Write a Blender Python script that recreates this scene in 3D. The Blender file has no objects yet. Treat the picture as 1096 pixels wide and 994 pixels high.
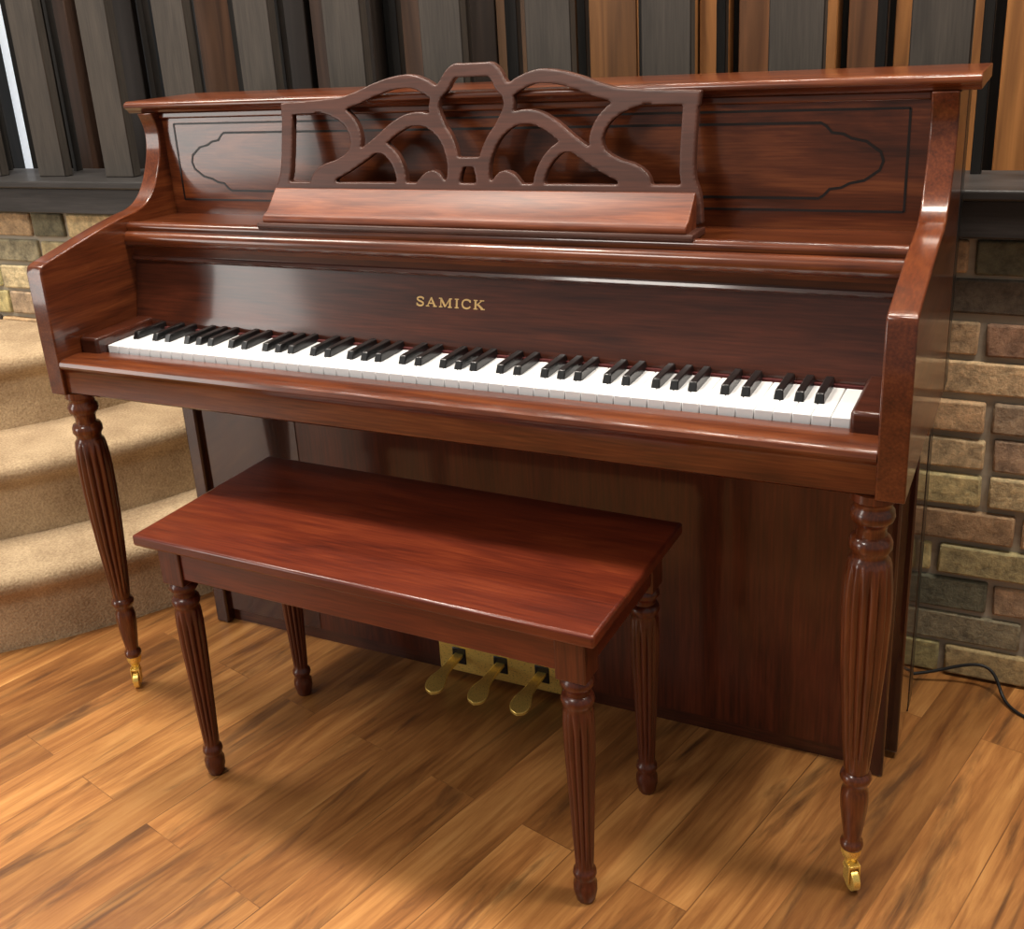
import bpy, bmesh, math, random
from mathutils import Vector, Matrix
random.seed(7)
sc=bpy.context.scene
sc.view_settings.view_transform='Standard'
sc.view_settings.look='None'

# ---------------------------------------------------------------- materials
def srgb(r,g,b):
    f=lambda c:(c/255/12.92) if c/255<=.04045 else ((c/255+.055)/1.055)**2.4
    return (f(r),f(g),f(b),1)
def newmat(name):
    m=bpy.data.materials.new(name); m.use_nodes=True
    nt=m.node_tree; b=nt.nodes['Principled BSDF']; return m,nt,b
def plain(name,col,rough=.5,metal=0,coat=0,spec=.5):
    m,nt,b=newmat(name)
    b.inputs['Base Color'].default_value=col; b.inputs['Roughness'].default_value=rough
    b.inputs['Metallic'].default_value=metal; b.inputs['Coat Weight'].default_value=coat
    b.inputs['Coat Roughness'].default_value=.08
    b.inputs['Specular IOR Level'].default_value=spec
    n=nt.nodes.new('ShaderNodeTexNoise'); n.inputs['Scale'].default_value=40
    mr=nt.nodes.new('ShaderNodeMapRange'); mr.inputs['To Min'].default_value=max(0,rough-.04); mr.inputs['To Max'].default_value=rough+.05
    nt.links.new(n.outputs['Fac'],mr.inputs['Value']); nt.links.new(mr.outputs[0],b.inputs['Roughness'])
    return m
def wood(name,dark,mid,light,axis,rough=.28,coat=.6,scale=1.0,coatr=.10,fine=.42,cross=22,lo=.36,hi=.66,along=2.6,dist=1.4):
    m,nt,b=newmat(name); L=nt.links; N=nt.nodes
    tc=N.new('ShaderNodeTexCoord'); mp=N.new('ShaderNodeMapping')
    s=[cross*scale]*3; s[axis]=along*scale
    mp.inputs['Scale'].default_value=s
    L.new(tc.outputs['Object'],mp.inputs['Vector'])
    n1=N.new('ShaderNodeTexNoise'); n1.inputs['Scale'].default_value=1; n1.inputs['Detail'].default_value=7; n1.inputs['Roughness'].default_value=.55; n1.inputs['Distortion'].default_value=dist
    L.new(mp.outputs[0],n1.inputs['Vector'])
    mp2=N.new('ShaderNodeMapping'); s2=[300*scale]*3; s2[axis]=14*scale; mp2.inputs['Scale'].default_value=s2
    L.new(tc.outputs['Object'],mp2.inputs['Vector'])
    n2=N.new('ShaderNodeTexNoise'); n2.inputs['Scale'].default_value=1; n2.inputs['Detail'].default_value=3
    L.new(mp2.outputs[0],n2.inputs['Vector'])
    mx=N.new('ShaderNodeMix'); mx.inputs['Factor'].default_value=fine
    L.new(n1.outputs['Fac'],mx.inputs['A']); L.new(n2.outputs['Fac'],mx.inputs['B'])
    cr=N.new('ShaderNodeValToRGB'); e=cr.color_ramp.elements
    e[0].position=lo; e[0].color=dark; e[1].position=hi; e[1].color=light
    k=e.new(.5); k.color=mid
    L.new(mx.outputs['Result'],cr.inputs['Fac']); L.new(cr.outputs['Color'],b.inputs['Base Color'])
    b.inputs['Roughness'].default_value=rough; b.inputs['Coat Weight'].default_value=coat; b.inputs['Coat Roughness'].default_value=coatr
    b.inputs['Specular IOR Level'].default_value=.3
    bp=N.new('ShaderNodeBump'); bp.inputs['Strength'].default_value=.04; bp.inputs['Distance'].default_value=.001
    L.new(n2.outputs['Fac'],bp.inputs['Height']); L.new(bp.outputs[0],b.inputs['Normal'])
    return m
MD,MM,ML=srgb(60,26,12),srgb(89,42,20),srgb(116,62,31)
mah_x=wood('mahogany_x',MD,MM,ML,0,lo=.36,hi=.68)
mah_panel=wood('mahogany_panel',srgb(60,27,14),srgb(92,44,22),srgb(126,68,36),0,cross=11,along=2.4,dist=2.6,lo=.34,hi=.66,fine=.32)
mah_z=wood('mahogany_z',MD,MM,ML,2)
mah_y=wood('mahogany_y',MD,MM,ML,1,lo=.33,hi=.70)
mah_burl=wood('mahogany_burl',srgb(78,35,18),srgb(103,50,27),srgb(126,69,41),0,rough=.42,coat=.15,coatr=.35,scale=1.5)
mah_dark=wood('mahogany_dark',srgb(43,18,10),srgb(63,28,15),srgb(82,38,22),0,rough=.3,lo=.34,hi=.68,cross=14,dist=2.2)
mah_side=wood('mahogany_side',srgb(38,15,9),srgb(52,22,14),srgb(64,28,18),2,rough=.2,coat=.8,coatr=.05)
mah_shaded=wood('mahogany_shaded',srgb(54,22,11),srgb(74,31,16),srgb(92,41,22),2,rough=.32,coat=.45)  # darkened mahogany: shade under the keyboard put into the lower panel's colour
desk_m=wood('desk_wood',srgb(58,35,28),srgb(72,43,34),srgb(86,51,40),0,rough=.4,coat=.2,coatr=.3)
bench_m=wood('bench_wood',srgb(66,22,11),srgb(90,33,16),srgb(114,49,24),0,rough=.36,coat=.5,coatr=.12,cross=12,dist=2.2,lo=.32,hi=.70)
bench_z=wood('bench_wood_z',srgb(60,23,13),srgb(80,34,18),srgb(98,46,25),2,rough=.35,coat=.4,coatr=.2)
black_m=plain('ebony',srgb(12,12,13),.3,coat=.3)
inlay_m=plain('inlay_black',srgb(20,13,13),.4)
ivory=plain('key_white',srgb(236,237,238),.25,coat=.3)
brass=plain('brass',srgb(242,208,112),.28,metal=.65)
gold=plain('gold_leaf',srgb(200,165,105),.5,metal=.1)
felt=plain('felt_red',srgb(70,18,16),.95)
rubber=plain('cable_black',srgb(14,14,15),.5)
grey_slat=wood('grey_slat',srgb(50,46,42),srgb(59,54,49),srgb(68,62,56),2,rough=.6,coat=0)
ledge_m=wood('ledge_dark',srgb(38,36,35),srgb(46,44,43),srgb(58,55,54),0,rough=.5,coat=.1)
dark_strip=wood('dark_strip',srgb(18,17,16),srgb(26,24,22),srgb(36,32,29),2,rough=.6,coat=0)

# ---------------------------------------------------------------- mesh helpers
def mkobj(name,me,mat,parent=None,smooth=False,bevel=0,seg=3,angle=40):
    o=bpy.data.objects.new(name,me); sc.collection.objects.link(o)
    if mat is not None:
        for m in (mat if isinstance(mat,(list,tuple)) else [mat]): me.materials.append(m)
    if parent: o.parent=parent
    if bevel:
        b=o.modifiers.new('bevel','BEVEL'); b.width=bevel; b.segments=seg; b.limit_method='ANGLE'; b.angle_limit=math.radians(angle)
        b.harden_normals=False
        smooth=True
    if smooth:
        for p in me.polygons: p.use_smooth=True
        try:
            me.set_sharp_from_angle(angle=math.radians(angle if not bevel else 60))
        except Exception: pass
    return o
def addbox(bm,x0,x1,y0,y1,z0,z1,M=None):
    vs=[bm.verts.new((x,y,z)) for x in (x0,x1) for y in (y0,y1) for z in (z0,z1)]
    for f in ((0,1,3,2),(4,6,7,5),(0,4,5,1),(2,3,7,6),(0,2,6,4),(1,5,7,3)): bm.faces.new([vs[i] for i in f])
    if M:
        for v in vs: v.co=M@v.co
    return vs
def finish(bm,name):
    bmesh.ops.recalc_face_normals(bm,faces=bm.faces)
    me=bpy.data.meshes.new(name); bm.to_mesh(me); bm.free(); return me
def box(name,x0,x1,y0,y1,z0,z1,mat,parent=None,bevel=.002,M=None):
    bm=bmesh.new(); addbox(bm,x0,x1,y0,y1,z0,z1,M); return mkobj(name,finish(bm,name),mat,parent,bevel=bevel)
def extr(name,pts,a0,a1,axis,mat,parent=None,bevel=0,smooth=True,angle=40):
    bm=bmesh.new(); A=[];B=[]
    for p in pts:
        for L,a in ((A,a0),(B,a1)):
            c=[p[0],p[1]]; c.insert(axis,a); L.append(bm.verts.new(c))
    n=len(pts); bm.faces.new(A); bm.faces.new(B)
    for i in range(n): bm.faces.new((A[i],A[(i+1)%n],B[(i+1)%n],B[i]))
    return mkobj(name,finish(bm,name),mat,parent,bevel=bevel,smooth=smooth,angle=angle)
def smoothline(pts,n=6,closed=False):
    out=[];N=len(pts)
    rng=range(N if closed else N-1)
    for i in rng:
        g=lambda k: Vector(pts[k%N] if closed else pts[min(max(k,0),N-1)])
        p0,p1,p2,p3=g(i-1),g(i),g(i+1),g(i+2)
        for j in range(n):
            t=j/n; out.append(.5*((2*p1)+(-p0+p2)*t+(2*p0-5*p1+4*p2-p3)*t*t+(-p0+3*p1-3*p2+p3)*t**3))
    if not closed: out.append(Vector(pts[-1]))
    return out
def lathe(bm,cx,cy,prof,seg=96,flute=None,nfl=14,depth=.1):
    dense=[]
    for (z0,r0),(z1,r1) in zip(prof,prof[1:]):
        k=max(1,int(abs(z1-z0)/.012))
        for j in range(k): dense.append((z0+(z1-z0)*j/k,r0+(r1-r0)*j/k))
    dense.append(prof[-1]); rings=[]
    for z,r in dense:
        ring=[]
        fl=0
        if flute and flute[1]<z<flute[0]:
            e=min(1,(flute[0]-z)/.015,(z-flute[1])/.015); fl=depth*e
        for i in range(seg):
            a=2*math.pi*i/seg
            rr=r*(1-fl*(1-abs(math.sin(a*nfl/2))))
            ring.append(bm.verts.new((cx+rr*math.cos(a),cy+rr*math.sin(a),z)))
        rings.append(ring)
    for A,B in zip(rings,rings[1:]):
        for i in range(seg): bm.faces.new((A[i],A[(i+1)%seg],B[(i+1)%seg],B[i]))
    bm.faces.new(rings[0]); bm.faces.new(rings[-1])
def addribbon(bm,path,width,t0,t1,plane,closed=False):
    P=[Vector(p) for p in path]; n=len(P); rows=[]
    ws=width if isinstance(width,(list,tuple)) else [width]*n
    for i in range(n):
        a=P[(i-1)%n] if (closed or i>0) else P[i]; b=P[(i+1)%n] if (closed or i<n-1) else P[i]
        d=(b-a).normalized(); nn=Vector((-d.y,d.x))*ws[i]/2
        q=[P[i]+nn,P[i]-nn]
        rows.append([bm.verts.new(plane(q[0].x,q[0].y,t0)),bm.verts.new(plane(q[1].x,q[1].y,t0)),bm.verts.new(plane(q[1].x,q[1].y,t1)),bm.verts.new(plane(q[0].x,q[0].y,t1))])
    m=n if closed else n-1
    for i in range(m):
        A=rows[i];B=rows[(i+1)%n]
        for k in range(4): bm.faces.new((A[k],A[(k+1)%4],B[(k+1)%4],B[k]))
    if not closed: bm.faces.new(rows[0]); bm.faces.new(rows[-1])
def ribbon(name,path,width,t0,t1,mat,parent,plane,closed=False,bevel=.0015):
    bm=bmesh.new(); addribbon(bm,path,width,t0,t1,plane,closed)
    return mkobj(name,finish(bm,name),mat,parent,bevel=bevel,seg=2,angle=50)
def empty(name,loc=(0,0,0),rz=0):
    e=bpy.data.objects.new(name,None); sc.collection.objects.link(e); e.location=loc; e.rotation_euler=(0,0,rz); e.empty_display_size=.1; return e

# ================================================================ PIANO
P=empty('upright_piano')
WA=.688; TI=.654
prof=[(-.0075,.593),(-.0085,.70),(-.0075,.805),(-.004,.815)]
curve=smoothline([(.004,.8185),(.07,.834),(.14,.85),(.20,.861),(.235,.866),(.262,.878),(.285,.902),(.303,.935),(.314,.97),(.314,1.0),(.304,1.026)],5)
prof=prof+[tuple(p) for p in curve]+[(.452,1.026),(.452,.575),(.262,.575),(.25,.593)]
for nm,x0,x1 in (('side_left',-WA,-TI),('side_right',TI,WA)):
    extr(nm,prof,x0,x1,0,mah_y,P,bevel=.004,angle=35)
for s,nm in ((-1,'left'),(1,'right')):
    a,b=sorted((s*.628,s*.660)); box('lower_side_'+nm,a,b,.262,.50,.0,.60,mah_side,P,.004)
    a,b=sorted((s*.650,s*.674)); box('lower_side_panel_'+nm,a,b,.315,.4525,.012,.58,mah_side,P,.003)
    a,b=sorted((s*.62,s*.6885)); box('back_post_upper_'+nm,a,b,.4515,.503,.575,1.0255,black_m,P,.001)
    a,b=sorted((s*.62,s*.675)); box('back_post_lower_'+nm,a,b,.4515,.503,.0,.575,black_m,P,.001)
lid=[(.505,1.026),(.505,1.045),(.312,1.047),(.306,1.045),(.303,1.041),(.303,1.036),(.308,1.033),(.312,1.030),(.314,1.026)]
extr('lid',lid,-.7166,.7120,0,mah_x,P,bevel=.0015)
box('upper_panel',-TI,TI,.33,.345,.83,1.028,mah_panel,P,0)
box('upper_panel_back',-TI,TI,.47,.489,.02,1.026,mah_dark,P,0)
box('upper_rail',-TI,TI,.322,.332,1.014,1.0262,mah_x,P,.003)
pl=lambda u,w,t:(u,t,w)
def inlay(nm,pts,closed=True,w=.0028): ribbon(nm,pts,w,.3292,.331,inlay_m,P,pl,closed,0)
def line(nm,a,b,w=.0032): ribbon(nm,[a,b],w,.3292,.331,inlay_m,P,pl,False,0)
X=.628;Z0,Z1=.868,1.004
line('inlay_1',(-X,Z0),(X,Z0));line('inlay_2',(-X,Z1),(X,Z1));line('inlay_3',(-X,Z0),(-X,Z1));line('inlay_4',(X,Z0),(X,Z1))
zc=(Z0+Z1)/2
cart=[(.0,.051),(.515,.051),(.522,.047),(.530,.038),(.545,.036),(.556,.030),(.575,.026),(.594,.012),(.598,0)]
half=[(x,zc+z) for x,z in cart]+[(x,zc-z) for x,z in reversed(cart[:-1])]
inlay('inlay_5',half,False,.0036)
inlay('inlay_6',[(-x,z) for x,z in half],False,.0036)
mould=[(.335,.83),(.335,.842),(.225,.845),(.216,.848),(.207,.850),(.2,.847),(.197,.841),(.199,.835),(.193,.833),(.188,.827),(.187,.819),(.190,.812),(.197,.808),(.203,.806),(.203,.800),(.335,.800)]
extr('fallboard_moulding',mould,-TI,TI,0,mah_x,P,angle=50)
m2=[(.205,.802),(.205,.790),(.199,.789),(.197,.785),(.199,.781),(.206,.779),(.24,.779),(.24,.802)]
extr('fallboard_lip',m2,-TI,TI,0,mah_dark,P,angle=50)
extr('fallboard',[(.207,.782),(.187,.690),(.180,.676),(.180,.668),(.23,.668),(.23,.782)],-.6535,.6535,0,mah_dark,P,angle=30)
box('key_felt',-.614,.614,.174,.184,.655,.6685,felt,P,0)
fp=lambda u,w,t:(u, .187+(w-.690)*(.020/.092)-t, w)
H_=.0142; TH,TN=.0030,.0016; SF=.0015
def glyph(ch):
    S=lambda pts,w,sm=True:(smoothline(pts,5) if sm else [Vector(p) for p in pts],w)
    ser=lambda x0,x1,y:S([(x0,y),(x1,y)],SF,False)
    if ch=='S': return .95,[S([(.80,.76),(.72,.90),(.48,.96),(.22,.88),(.17,.72),(.32,.58),(.62,.46),(.80,.32),(.74,.12),(.48,.04),(.22,.10),(.12,.27)],TN*1.5),S([(.82,.94),(.82,.70)],SF,False),S([(.12,.06),(.12,.32)],SF,False)]
    if ch=='A': return 1.25,[S([(.2,.03),(.60,.97)],TN,False),S([(.58,.97),(1.02,.03)],TH,False),S([(.36,.36),(.84,.36)],TN,False),ser(.04,.40,.05),ser(.82,1.22,.05)]
    if ch=='M': return 1.55,[S([(.28,.03),(.28,.95)],TN,False),S([(.28,.97),(.76,.08)],TH,False),S([(.76,.08),(1.24,.97)],TN,False),S([(1.26,.03),(1.26,.97)],TH,False),ser(.10,.46,.05),ser(1.04,1.48,.05),ser(.08,.34,.95),ser(1.2,1.48,.95)]
    if ch=='I': return .62,[S([(.31,.03),(.31,.97)],TH,False),ser(.10,.52,.05),ser(.10,.52,.95)]
    if ch=='C': return 1.15,[S([(.98,.74),(.88,.89),(.62,.96),(.34,.88),(.18,.66),(.17,.38),(.32,.13),(.60,.04),(.86,.11),(1.0,.26)],TN*1.5),S([(1.0,.94),(1.0,.68)],SF,False)]
    if ch=='K': return 1.3,[S([(.28,.03),(.28,.97)],TH,False),S([(.34,.42),(.96,.96)],TN,False),S([(.50,.56),(1.04,.04)],TH,False),ser(.08,.50,.05),ser(.08,.50,.95),ser(.74,1.16,.95),ser(.84,1.26,.05)]
word='SAMICK'; gl=[glyph(c) for c in word]
tot=sum(g[0] for g in gl)+.12*5; sx_=.122/tot
bm=bmesh.new(); cx_=-.0685
for wd,sts in gl:
    for q,(pts,w) in enumerate(sts):
        addribbon(bm,[(cx_+p.x*sx_,.7325+p.y*H_) for p in pts],w,.0+0.00005*q,.0007+0.00003*q,fp)
    cx_+=(wd+.12)*sx_
mkobj('lettering',finish(bm,'lettering'),gold,P)
ks=[(.005,.593),(.0,.597),(.0,.632),(-.002,.637),(-.007,.641),(-.009,.646),(-.007,.652),(-.001,.655),(.03,.656),(.060,.654),(.060,.593)]
extr('keyslip',ks,-TI,TI,0,mah_x,P,angle=40)
box('keybed',-TI,TI,.055,.34,.593,.645,mah_dark,P,0)
for s,nm in ((-1,'cheek_block_left'),(1,'cheek_block_right')):
    a,b=sorted((s*.6145,s*.654))
    box(nm,a,b,.045,.19,.64,.682,mah_dark,P,.005)
bm=bmesh.new(); pitch=1.225/52
for i in range(52):
    x=-.6125+i*pitch
    addbox(bm,x+.0004,x+pitch-.0004,.0653,.186,.646,.665)
mkobj('white_keys',finish(bm,'white_keys'),ivory,P,bevel=.0012,seg=2)
bm=bmesh.new()
for i in range(51):
    if 'ABCDEFG'[i%7] in 'ACDFG':
        x=-.6125+(i+1)*pitch
        off={'A':.0016,'C':-.002,'D':.002,'F':-.0024,'G':0}['ABCDEFG'[i%7]]
        x+=off; w=.0066
        vs=addbox(bm,x-w,x+w,.106,.190,.663,.6775)
        for v in vs:
            if v.co.z>.67:
                v.co.x=x+(v.co.x-x)*.80
                if v.co.y<.15: v.co.y+=.006
mkobj('black_keys',finish(bm,'black_keys'),black_m,P,bevel=.0015,seg=2)
box('lower_panel',-.628,.628,.275,.292,.03,.60,mah_shaded,P,.0)
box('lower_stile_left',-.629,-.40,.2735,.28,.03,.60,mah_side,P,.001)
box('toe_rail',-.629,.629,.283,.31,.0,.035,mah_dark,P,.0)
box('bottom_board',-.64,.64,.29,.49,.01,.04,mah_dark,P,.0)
legp=[(.595,.0265),(.585,.027),(.582,.023),(.574,.022),(.570,.0255),(.563,.0265),(.557,.0245),(.553,.020),(.545,.0175),(.537,.018),(.534,.0232),(.528,.0256),(.520,.0256),(.515,.0220),(.508,.0210),(.504,.0245),(.498,.0265),(.475,.0290),(.45,.0300),(.41,.0297),(.36,.0280),(.30,.0245),(.24,.0200),(.205,.0170),(.195,.016),(.190,.0152),(.187,.0188),(.181,.0205),(.175,.0185),(.171,.0152),(.165,.0148),(.160,.017),(.150,.0182),(.135,.0178),(.110,.0152),(.085,.0120),(.079,.0115),(.076,.0145),(.070,.0155),(.065,.0138),(.063,.010)]
def caster(nm,cx,cy):
    bm=bmesh.new()
    lathe(bm,cx,cy,[(.066,.0125),(.058,.0135),(.050,.011),(.046,.0075),(.038,.0075),(.034,.010),(.030,.008)],32)
    M=Matrix.Translation((cx+.004,cy-.006,.0))@Matrix.Rotation(math.radians(35),4,'Z')
    for (xa,xb,r) in ((-.005,.005,.0165),):
        seg=32;A=[];B=[]
        for i in range(seg):
            a=2*math.pi*i/seg
            A.append(bm.verts.new(M@Vector((xa,r*math.cos(a),.0165+r*math.sin(a))))); B.append(bm.verts.new(M@Vector((xb,r*math.cos(a),.0165+r*math.sin(a)))))
        bm.faces.new(A); bm.faces.new(B)
        for i in range(seg): bm.faces.new((A[i],A[(i+1)%seg],B[(i+1)%seg],B[i]))
    for xx in (-.0085,.0065): addbox(bm,xx,xx+.002,-.007,.009,.012,.042,M)
    addbox(bm,-.0085,.0085,-.006,.008,.036,.040,M)
    mkobj(nm,finish(bm,nm),brass,P,bevel=.0008,seg=2)
for s,nm in ((-1,'front_leg_left'),(1,'front_leg_right')):
    bm=bmesh.new(); lathe(bm,s*.650,.0205,legp,112,(.502,.200),14,.14)
    mkobj(nm,finish(bm,nm),mah_z,P,smooth=True,angle=50)
    caster(nm.replace('front_leg','caster'),s*.650,.0205)
box('pedal_plate',-.128,.120,.268,.276,.010,.074,brass,P,.003)
for i,px in enumerate((-.085,.0,.082)):
    box('pedal_slot_%d'%(i+1),px-.014,px+.014,.2665,.270,.028,.062,black_m,P,.002)
    sh=smoothline([(.0085,.27),(.009,.225),(.012,.20),(.017,.185),(.018,.172),(.013,.162),(0,.157)],4)
    pts=[(px+p.x,p.y) for p in sh]+[(px-p.x,p.y) for p in reversed(sh[:-1])]
    bm=bmesh.new()
    zf=lambda y: .050-.012*max(0,(.20-y)/.04)**1.5
    T=[bm.verts.new((x,y,zf(y))) for x,y in pts]; Bv=[bm.verts.new((x,y,zf(y)-.006)) for x,y in pts]
    n=len(pts)
    for i2 in range(n//2):
        j=n-1-i2
        if j-1<=i2+1:
            if j-1==i2+1: bm.faces.new((T[i2],T[i2+1],T[j])); bm.faces.new((Bv[i2],Bv[i2+1],Bv[j]))
            break
        bm.faces.new((T[i2],T[i2+1],T[j-1],T[j])); bm.faces.new((Bv[i2],Bv[i2+1],Bv[j-1],Bv[j]))
    for a in range(n): bm.faces.new((T[a],T[(a+1)%n],Bv[(a+1)%n],Bv[a]))
    mkobj('pedal_%d'%(i+1),finish(bm,'pedal'),brass,P,bevel=.0015,seg=2)

# ================================================================ MUSIC DESK (part of piano)
zb_=.862; lean=math.radians(13); cxd=.004
def dp(u,w,t):
    return (cxd+u, .248+(w-zb_)*math.tan(lean)+t, w)
dbm=bmesh.new()
def stroke(pts,w,mirror=True,n=6,raw=False):
    pa=[tuple(p) for p in (smoothline(pts,n) if not raw else pts)]
    for s in ((1,-1) if mirror else (1,)):
        addribbon(dbm,[(s*p[0],p[1]) for p in pa],w,0,.014,dp)
stroke([(-.028,1.077),(.028,1.077)],.020,False,raw=True)
stroke([(.024,1.078),(.032,1.076),(.042,1.066),(.050,1.053),(.064,1.047),(.082,1.056),(.108,1.064),(.14,1.062),(.175,1.053),(.21,1.041),(.25,1.033),(.356,1.028)],.020)
stroke([(.343,1.036),(.343,.95),(.346,.92),(.355,.895),(.360,.86)],.022)
stroke([(-.35,.904),(.35,.904)],.018,False,raw=True)
stroke([(.275,1.032),(.240,1.020),(.216,1.001),(.206,.976),(.214,.953),(.238,.939),(.264,.931),(.280,.920),(.284,.905)],.021)
stroke([(.034,.900),(.026,.925),(.030,.955),(.046,.985),(.074,1.005),(.106,1.007),(.136,.994),(.166,.972),(.196,.953),(.225,.937),(.250,.924),(.262,.905)],.021)
stroke([(.046,1.060),(.060,1.042),(.064,1.022),(.054,1.000),(.040,.975)],.018)
stroke([(.118,.900),(.121,.926),(.134,.950),(.156,.966),(.182,.964)],.018)
stroke([(-.032,.944),(.032,.944)],.014,False,raw=True)
stroke([(.012,.943),(.018,.922),(.020,.905)],.010)
for s in (1,-1):
    stroke([(s*.046,.908),(s*.058,.922),(s*.072,.920),(s*.084,.908)],.018,False)
o=mkobj('music_desk_fretwork',finish(dbm,'music_desk_fretwork'),desk_m,P)
rm=o.modifiers.new('union','REMESH'); rm.mode='VOXEL'; rm.voxel_size=.0016; rm.use_smooth_shade=True
sm=o.modifiers.new('soften','SMOOTH'); sm.factor=.5; sm.iterations=5
sh=[(.252,.902),(.246,.906),(.214,.872),(.205,.869),(.201,.864),(.201,.857),(.206,.853),(.252,.853)]
extr('music_desk_shelf',sh,-.352,.366,0,mah_burl,P,bevel=.002)
extr('music_desk_ledge',[(.199,.8455),(.196,.850),(.198,.856),(.26,.856),(.26,.8455)],-.362,.376,0,desk_m,P,bevel=.002)

# ================================================================ BENCH
B=empty('piano_bench',(-.3834,-.1712,0),-.0258)
BL,BD,BH=.7543,.3312,.4525
box('seat_lid',0,BL,0,BD,BH-.018,BH,bench_m,B,.004)
ax,ay=.024,.024
for nm,a in (('apron_front',(ax+.004,BL-ax-.004,ay+.003,ay+.020)),('apron_back',(ax+.004,BL-ax-.004,BD-ay-.020,BD-ay-.003)),
             ('apron_left',(ax+.003,ax+.020,ay,BD-ay)),('apron_right',(BL-ax-.020,BL-ax-.003,ay,BD-ay))):
    box(nm,a[0],a[1],a[2],a[3],BH-.078,BH-.017,bench_m,B,.002)
box('seat_bottom',ax+.01,BL-ax-.01,ay+.01,BD-ay-.01,BH-.074,BH-.068,bench_m,B,0)
bp=[(.364,.017),(.358,.0215),(.352,.0225),(.347,.019),(.343,.0165),(.337,.0165),(.334,.021),(.328,.0225),(.322,.0205),(.318,.0185),(.312,.0205),(.29,.0215),(.25,.0208),(.18,.0180),(.11,.0150),(.062,.0128),(.056,.0125),(.053,.0155),(.047,.0165),(.041,.0145),(.037,.0135),(.030,.0165),(.018,.0165),(.010,.0145),(.004,.0135),(0,.011)]
n=0
for lx in (ax+.02,BL-ax-.02):
    for ly in (ay+.02,BD-ay-.02):
        n+=1
        bm=bmesh.new(); lathe(bm,lx,ly,bp,84,(.314,.060),12,.17)
        mkobj('leg_%d'%n,finish(bm,'leg'),bench_z,B,smooth=True,angle=50)
        box('leg_block_%d'%n,lx-.021,lx+.021,ly-.021,ly+.021,.363,BH-.017,bench_z,B,.002)

# ================================================================ ROOM
m,nt,b=newmat('plank_floor'); N=nt.nodes; L=nt.links
tc=N.new('ShaderNodeTexCoord'); mp=N.new('ShaderNodeMapping'); mp.inputs['Rotation'].default_value=(0,0,math.radians(90-14)*-1)
L.new(tc.outputs['Object'],mp.inputs['Vector'])
br=N.new('ShaderNodeTexBrick'); br.inputs['Scale'].default_value=1; br.inputs['Brick Width'].default_value=.95; br.inputs['Row Height'].default_value=.095
br.inputs['Mortar Size'].default_value=.0009; br.inputs['Mortar Smooth'].default_value=.3; br.inputs['Bias'].default_value=0
br.inputs['Color1'].default_value=(0,0,0,1); br.inputs['Color2'].default_value=(1,1,1,1); br.inputs['Mortar'].default_value=(.5,.5,.5,1); br.offset=.37
L.new(mp.outputs[0],br.inputs['Vector'])
sep=N.new('ShaderNodeVectorMath'); sep.operation='MULTIPLY_ADD'
L.new(br.outputs['Color'],sep.inputs[0]); sep.inputs[1].default_value=(7,3,5); L.new(mp.outputs[0],sep.inputs[2])
def grain(scale,det,dist,src=None):
    q=N.new('ShaderNodeMapping'); q.inputs['Scale'].default_value=scale; L.new((src or sep).outputs[0],q.inputs['Vector'])
    nn=N.new('ShaderNodeTexNoise'); nn.inputs['Scale'].default_value=1; nn.inputs['Detail'].default_value=det; nn.inputs['Distortion'].default_value=dist; nn.inputs['Roughness'].default_value=.6
    L.new(q.outputs[0],nn.inputs['Vector']); return nn
g1=grain((1.9,17,1),6,1.5); g2=grain((9,150,1),4,.4); g3=grain((1.4,9,1),5,2.6)
cr=N.new('ShaderNodeValToRGB'); e=cr.color_ramp.elements
e[0].position=.30; e[0].color=srgb(112,70,36); e[1].position=.72; e[1].color=srgb(212,160,98)
k1=e.new(.45); k1.color=srgb(158,105,57); k2=e.new(.57); k2.color=srgb(188,133,76)
mm=N.new('ShaderNodeMix'); mm.inputs['Factor'].default_value=.28; L.new(g1.outputs['Fac'],mm.inputs['A']); L.new(g2.outputs['Fac'],mm.inputs['B'])
L.new(mm.outputs['Result'],cr.inputs['Fac'])
hs=N.new('ShaderNodeMix'); hs.data_type='RGBA'; hs.blend_type='MULTIPLY'; hs.inputs['Factor'].default_value=1
pr=N.new('ShaderNodeValToRGB'); pr.color_ramp.elements[0].color=(.58,.53,.47,1); pr.color_ramp.elements[1].color=(1.1,1.07,1.02,1)
L.new(br.outputs['Color'],pr.inputs['Fac']); L.new(cr.outputs['Color'],hs.inputs['A']); L.new(pr.outputs['Color'],hs.inputs['B'])
sr=N.new('ShaderNodeValToRGB'); sr.color_ramp.elements[0].position=.55; sr.color_ramp.elements[0].color=(0,0,0,1); sr.color_ramp.elements[1].position=.70; sr.color_ramp.elements[1].color=(1,1,1,1)
L.new(g3.outputs['Fac'],sr.inputs['Fac'])
md=N.new('ShaderNodeMix'); md.data_type='RGBA'; md.inputs['B'].default_value=srgb(74,47,28)
ml=N.new('ShaderNodeMath'); ml.operation='MULTIPLY'; ml.inputs[1].default_value=.8; L.new(sr.outputs['Color'],ml.inputs[0]); L.new(ml.outputs[0],md.inputs['Factor'])
L.new(hs.outputs['Result'],md.inputs['A'])
ms=N.new('ShaderNodeMix'); ms.data_type='RGBA'; ms.inputs['B'].default_value=srgb(84,50,26)
mf=N.new('ShaderNodeMath'); mf.operation='MULTIPLY'; mf.inputs[1].default_value=.4; L.new(br.outputs['Fac'],mf.inputs[0]); L.new(mf.outputs[0],ms.inputs['Factor'])
L.new(md.outputs['Result'],ms.inputs['A']); L.new(ms.outputs['Result'],b.inputs['Base Color'])
b.inputs['Roughness'].default_value=.38; b.inputs['Coat Weight'].default_value=.2; b.inputs['Coat Roughness'].default_value=.25
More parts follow.
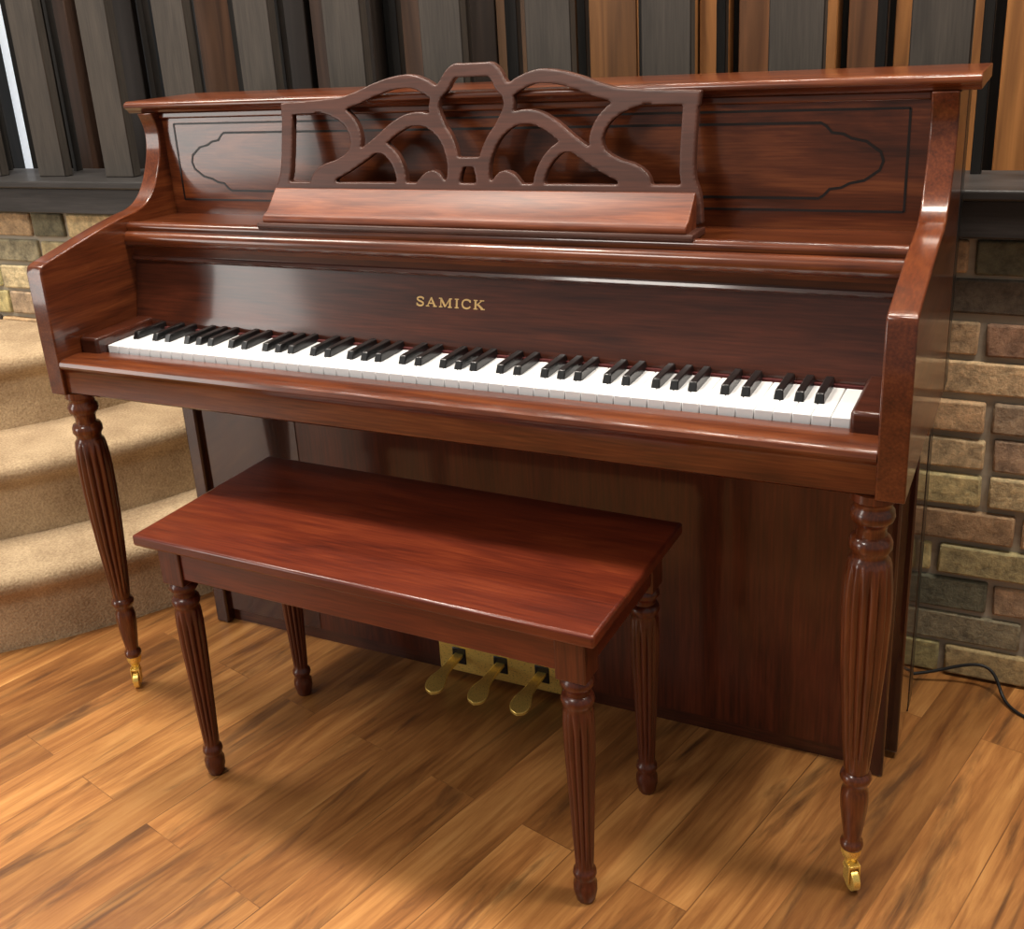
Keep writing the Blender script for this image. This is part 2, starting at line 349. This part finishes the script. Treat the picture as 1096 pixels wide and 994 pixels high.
bu=N.new('ShaderNodeBump'); bu.inputs['Strength'].default_value=.15; bu.inputs['Distance'].default_value=.002; L.new(g2.outputs['Fac'],bu.inputs['Height']); L.new(bu.outputs[0],b.inputs['Normal'])
floor_m=m
box('floor',-5,4,-5,2.6,-.05,0,floor_m,None,0)

m,nt,b=newmat('rustic_brick'); N=nt.nodes; L=nt.links
at=N.new('ShaderNodeAttribute'); at.attribute_name='tint'
tc=N.new('ShaderNodeTexCoord')
n1=N.new('ShaderNodeTexNoise'); n1.inputs['Scale'].default_value=34; n1.inputs['Detail'].default_value=8; n1.inputs['Roughness'].default_value=.75; L.new(tc.outputs['Object'],n1.inputs['Vector'])
r=N.new('ShaderNodeValToRGB'); r.color_ramp.elements[0].position=.34; r.color_ramp.elements[0].color=(.42,.41,.41,1); r.color_ramp.elements[1].position=.62; r.color_ramp.elements[1].color=(1.28,1.23,1.14,1)
L.new(n1.outputs['Fac'],r.inputs['Fac'])
mx=N.new('ShaderNodeMix'); mx.data_type='RGBA'; mx.blend_type='MULTIPLY'; mx.inputs['Factor'].default_value=1
L.new(at.outputs['Color'],mx.inputs['A']); L.new(r.outputs['Color'],mx.inputs['B']); L.new(mx.outputs['Result'],b.inputs['Base Color'])
b.inputs['Roughness'].default_value=.85
bu=N.new('ShaderNodeBump'); bu.inputs['Strength'].default_value=.9; bu.inputs['Distance'].default_value=.007; L.new(n1.outputs['Fac'],bu.inputs['Height']); L.new(bu.outputs[0],b.inputs['Normal'])
brick_m=m
m,nt,b=newmat('mortar'); N=nt.nodes; L=nt.links
n1=N.new('ShaderNodeTexNoise'); n1.inputs['Scale'].default_value=60; n1.inputs['Detail'].default_value=6
r=N.new('ShaderNodeValToRGB'); r.color_ramp.elements[0].color=srgb(134,126,112); r.color_ramp.elements[1].color=srgb(182,172,154)
L.new(n1.outputs['Fac'],r.inputs['Fac']); L.new(r.outputs['Color'],b.inputs['Base Color']); b.inputs['Roughness'].default_value=.9
mortar_m=m
WY=.59
bm=bmesh.new(); col=bm.loops.layers.float_color.new('tint')
pal=[(206,186,138),(190,174,130),(214,196,150),(180,164,128),(198,178,132),(172,152,120),(150,140,122),(112,104,96),(176,144,112),(208,188,144)]
wts=[5,5,4,4,4,3,1.6,1.0,1.6,3]
ch=.0655; rows=12
for rI in range(rows):
    z=rI*ch+.004; x=-2.3-random.random()*.18
    while x<2.2:
        ln=random.choice([.20,.20,.20,.17,.10,.19])
        h=.0545+random.uniform(-.002,.002); j=random.uniform(-.004,.004)
        vs=addbox(bm,x,x+ln,WY-.004+j,WY+.05,z,z+h)
        for v in vs: v.co.x+=random.uniform(-.002,.002); v.co.z+=random.uniform(-.002,.002)
        c=srgb(*[min(255,max(0,q+random.randint(-8,8))) for q in random.choices(pal,wts)[0]])
        fs=set(f for v in vs for f in v.link_faces)
        for f in fs:
            for lp in f.loops: lp[col]=c
        x+=ln+.0115
vs=addbox(bm,-2.3,2.2,WY+.006,WY+.10,0,.787)
for f in set(f for v in vs for f in v.link_faces): f.material_index=1
mkobj('wall_back',finish(bm,'wall_back'),[brick_m,mortar_m],None,bevel=.004,seg=2)
box('trim_1',-2.3,2.2,WY-.035,WY+.14,.787,.845,ledge_m,None,.003)
box('trim_2',-2.3,2.2,WY-.045,WY+.15,.845,.862,ledge_m,None,.004)

S=empty('slat_screen')
bm=bmesh.new()
for i in range(21):
    xc=.42+.212*(i-12)
    addbox(bm,xc-.043,xc+.043,WY+.02,WY+.045,.862,2.4)
mkobj('front_slats',finish(bm,'front_slats'),grey_slat,S,bevel=.002,seg=1)
bm=bmesh.new()
for i in range(34):
    xc=-2.2+.131*i+random.uniform(-.02,.02); w=random.choice([.006,.008,.012,.018])
    addbox(bm,xc-w,xc+w,WY+.105,WY+.125,.862,2.4)
mkobj('rear_strips',finish(bm,'rear_strips'),dark_strip,S,bevel=.001,seg=1)
box('top_rail',-2.3,2.2,WY+.0,WY+.14,2.4,2.5,ledge_m,S,.003)
m,nt,b=newmat('timber_boards'); N=nt.nodes; L=nt.links
at=N.new('ShaderNodeAttribute'); at.attribute_name='tint'; tc=N.new('ShaderNodeTexCoord'); mp=N.new('ShaderNodeMapping'); mp.inputs['Scale'].default_value=(30,30,2); L.new(tc.outputs['Object'],mp.inputs['Vector'])
n1=N.new('ShaderNodeTexNoise'); n1.inputs['Scale'].default_value=1; n1.inputs['Detail'].default_value=6; n1.inputs['Distortion'].default_value=1; L.new(mp.outputs[0],n1.inputs['Vector'])
r=N.new('ShaderNodeValToRGB'); r.color_ramp.elements[0].position=.3; r.color_ramp.elements[0].color=(.42,.37,.32,1); r.color_ramp.elements[1].position=.7; r.color_ramp.elements[1].color=(1.25,1.2,1.15,1); L.new(n1.outputs['Fac'],r.inputs['Fac'])
mx=N.new('ShaderNodeMix'); mx.data_type='RGBA'; mx.blend_type='MULTIPLY'; mx.inputs['Factor'].default_value=1
L.new(at.outputs['Color'],mx.inputs['A']); L.new(r.outputs['Color'],mx.inputs['B']); L.new(mx.outputs['Result'],b.inputs['Base Color']); b.inputs['Roughness'].default_value=.5
timber=m
bm=bmesh.new(); col=bm.loops.layers.float_color.new('tint'); x=-1.72
while x<2.6:
    w=random.uniform(.07,.15)
    vs=addbox(bm,x,x+w-random.choice([.004,.02,.045]),1.0+random.uniform(0,.03),1.06,0,2.5)
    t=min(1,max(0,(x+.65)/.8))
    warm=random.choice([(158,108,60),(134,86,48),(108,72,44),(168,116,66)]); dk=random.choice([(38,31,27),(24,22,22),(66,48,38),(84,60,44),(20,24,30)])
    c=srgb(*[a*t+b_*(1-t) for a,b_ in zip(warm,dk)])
    for f in set(f for v in vs for f in v.link_faces):
        for lp in f.loops: lp[col]=c
    x+=w
mkobj('timber_wall',finish(bm,'timber_wall'),timber,S,bevel=.002,seg=1)
box('dark_gap_sheet',-1.72,2.6,1.061,1.08,0,2.5,dark_strip,S,0)  # added dark sheet so the gaps between the boards read as shade
W1=empty('window_1')
m,nt,b=newmat('window_glow'); b.inputs['Base Color'].default_value=(.6,.65,.7,1); b.inputs['Emission Color'].default_value=(.86,.92,1,1); b.inputs['Emission Strength'].default_value=.55
box('pane',-3.0,-1.74,1.03,1.04,.7,2.4,m,W1,0)
for i,xx in enumerate((-2.95,-2.5,-2.12,-1.87,-1.75)): box('mullion_%d'%i,xx-.022,xx+.022,.99,1.04,.66,2.44,dark_strip,W1,.002)
box('sill',-3.0,-1.73,.98,1.05,.60,.70,ledge_m,W1,.002)

# ================================================================ STAIRS
m,nt,b=newmat('carpet'); N=nt.nodes; L=nt.links
tc=N.new('ShaderNodeTexCoord')
n1=N.new('ShaderNodeTexNoise'); n1.inputs['Scale'].default_value=220; n1.inputs['Detail'].default_value=4; L.new(tc.outputs['Object'],n1.inputs['Vector'])
n2=N.new('ShaderNodeTexNoise'); n2.inputs['Scale'].default_value=9; n2.inputs['Detail'].default_value=5; L.new(tc.outputs['Object'],n2.inputs['Vector'])
ad=N.new('ShaderNodeMix'); ad.inputs['Factor'].default_value=.5; L.new(n1.outputs['Fac'],ad.inputs['A']); L.new(n2.outputs['Fac'],ad.inputs['B'])
r=N.new('ShaderNodeValToRGB'); r.color_ramp.elements[0].position=.35; r.color_ramp.elements[0].color=srgb(142,118,90); r.color_ramp.elements[1].position=.65; r.color_ramp.elements[1].color=srgb(198,174,140)
L.new(ad.outputs['Result'],r.inputs['Fac']); L.new(r.outputs['Color'],b.inputs['Base Color']); b.inputs['Roughness'].default_value=1; b.inputs['Specular IOR Level'].default_value=.1
b.inputs['Sheen Weight'].default_value=.1
bu=N.new('ShaderNodeBump'); bu.inputs['Strength'].default_value=.6; bu.inputs['Distance'].default_value=.004; L.new(n1.outputs['Fac'],bu.inputs['Height']); L.new(bu.outputs[0],b.inputs['Normal'])
carpet=m
ST=empty('carpeted_staircase')
C=Vector((-1.9,.9)); yw=WY-.012
for i,(R1,zt) in enumerate(((1.292,.17),(1.115,.34),(.89,.51))):
    pf=[(-.022,-.171),(-.022,-.12),(-.020,-.07),(-.016,-.05),(-.004,-.040),(.002,-.028),(.002,-.014),(-.006,-.003),(-.020,0),(-.06,.001)]
    z0=zt
    a_end=math.asin(max(-1,min(1,((.44 if i==0 else yw)-C.y)/R1)))
    a_start=math.radians(-100)
    inner=.30 if i<2 else .56
    seg=48; bm=bmesh.new(); rings=[]
    for j in range(seg+1):
        a=a_start+(a_end-a_start)*j/seg
        ring=[]
        for dr,dz in pf+[(-inner,0.0),(-inner,-.171)]:
            rr=R1+dr; x=C.x+rr*math.cos(a); y=C.y+rr*math.sin(a)
            if y>yw: y=yw
            if j==seg and i==0: y=yw; x=min(x,-.70)
            ring.append(bm.verts.new((x,y,max(z0+dz, z0-.17))))
        rings.append(ring)
    kk=len(rings[0])
    for A,Bq in zip(rings,rings[1:]):
        for q in range(kk): bm.faces.new((A[q],A[(q+1)%kk],Bq[(q+1)%kk],Bq[q]))
    bm.faces.new(rings[0]); bm.faces.new(rings[-1])
    mkobj('step_%d'%(i+1),finish(bm,'step'),carpet,ST,smooth=True,angle=60)

# ================================================================ CABLE
cu=bpy.data.curves.new('power_cable','CURVE'); cu.dimensions='3D'; cu.bevel_depth=.0028; cu.bevel_resolution=4
pts=[(.60,.53,.0035),(.68,.552,.012),(.73,.565,.032),(.775,.568,.050),(.800,.562,.040),(.812,.545,.010),(.825,.52,.0035),(.86,.49,.0035),(.95,.46,.0035),(1.1,.48,.0035)]
sp=cu.splines.new('NURBS'); sp.points.add(len(pts)-1); sp.use_endpoint_u=True; sp.order_u=4
for p,q in zip(sp.points,pts): p.co=(*q,1)
o=bpy.data.objects.new('power_cable',cu); sc.collection.objects.link(o); cu.materials.append(rubber)

# ================================================================ LIGHTS
def area(name,loc,target,sx,sy,power,col):
    l=bpy.data.lights.new(name,'AREA'); l.shape='RECTANGLE'; l.size=sx; l.size_y=sy; l.energy=power; l.color=col
    o=bpy.data.objects.new(name,l); sc.collection.objects.link(o); o.location=loc
    o.rotation_euler=(Vector(target)-Vector(loc)).to_track_quat('-Z','Y').to_euler(); return o
warm=(1,.90,.78)
area('ceiling_light',(-.7,.05,2.7),(-.7,.0,0),.45,.25,44,warm)
area('ceiling_light.001',(.7,.1,2.7),(.7,.05,0),.45,.25,24,warm)
area('ceiling_light.002',(-1.9,-.2,2.7),(-1.7,-.1,0),.5,.5,24,warm)
area('ceiling_light.003',(-.7,-1.9,2.7),(-.7,-1.3,0),.7,.7,36,(1,.93,.85))
area('wall_fill_right',(1.3,.1,2.4),(.9,.5,.3),.3,.3,21,warm)  # added fill, brightens the brick wall on the right
area('wall_fill_left',(-1.3,.0,2.4),(-1.4,.5,.5),.3,.3,9,warm)  # added fill for the dark bricks beside the stairs
area('window_light',(-3.4,-3.0,1.2),(-.4,.3,.9),1.1,1.7,42,(1,.96,.90))
area('back_room_light',(.4,.82,2.3),(.4,1.0,1.1),1.8,.1,40,warm)
area('back_room_light.001',(-1.2,.82,2.3),(-1.2,1.0,1.1),1.0,.1,8,(1,.95,.9))
w=bpy.data.worlds.new('world'); sc.world=w; w.use_nodes=True
w.node_tree.nodes['Background'].inputs[0].default_value=(1,.94,.87,1); w.node_tree.nodes['Background'].inputs[1].default_value=.29

# ================================================================ CAMERA
cd=bpy.data.cameras.new('camera'); co=bpy.data.objects.new('camera',cd); sc.collection.objects.link(co)
co.location=(.8016,-1.2424,1.1629); co.rotation_euler=(1.2180,.0670,.4713)
cd.sensor_fit='HORIZONTAL'; cd.sensor_width=36; cd.lens=36*1173.37/1096; cd.shift_x=39.485/1096; cd.shift_y=-55.367/1096; cd.clip_start=.01
sc.camera=co
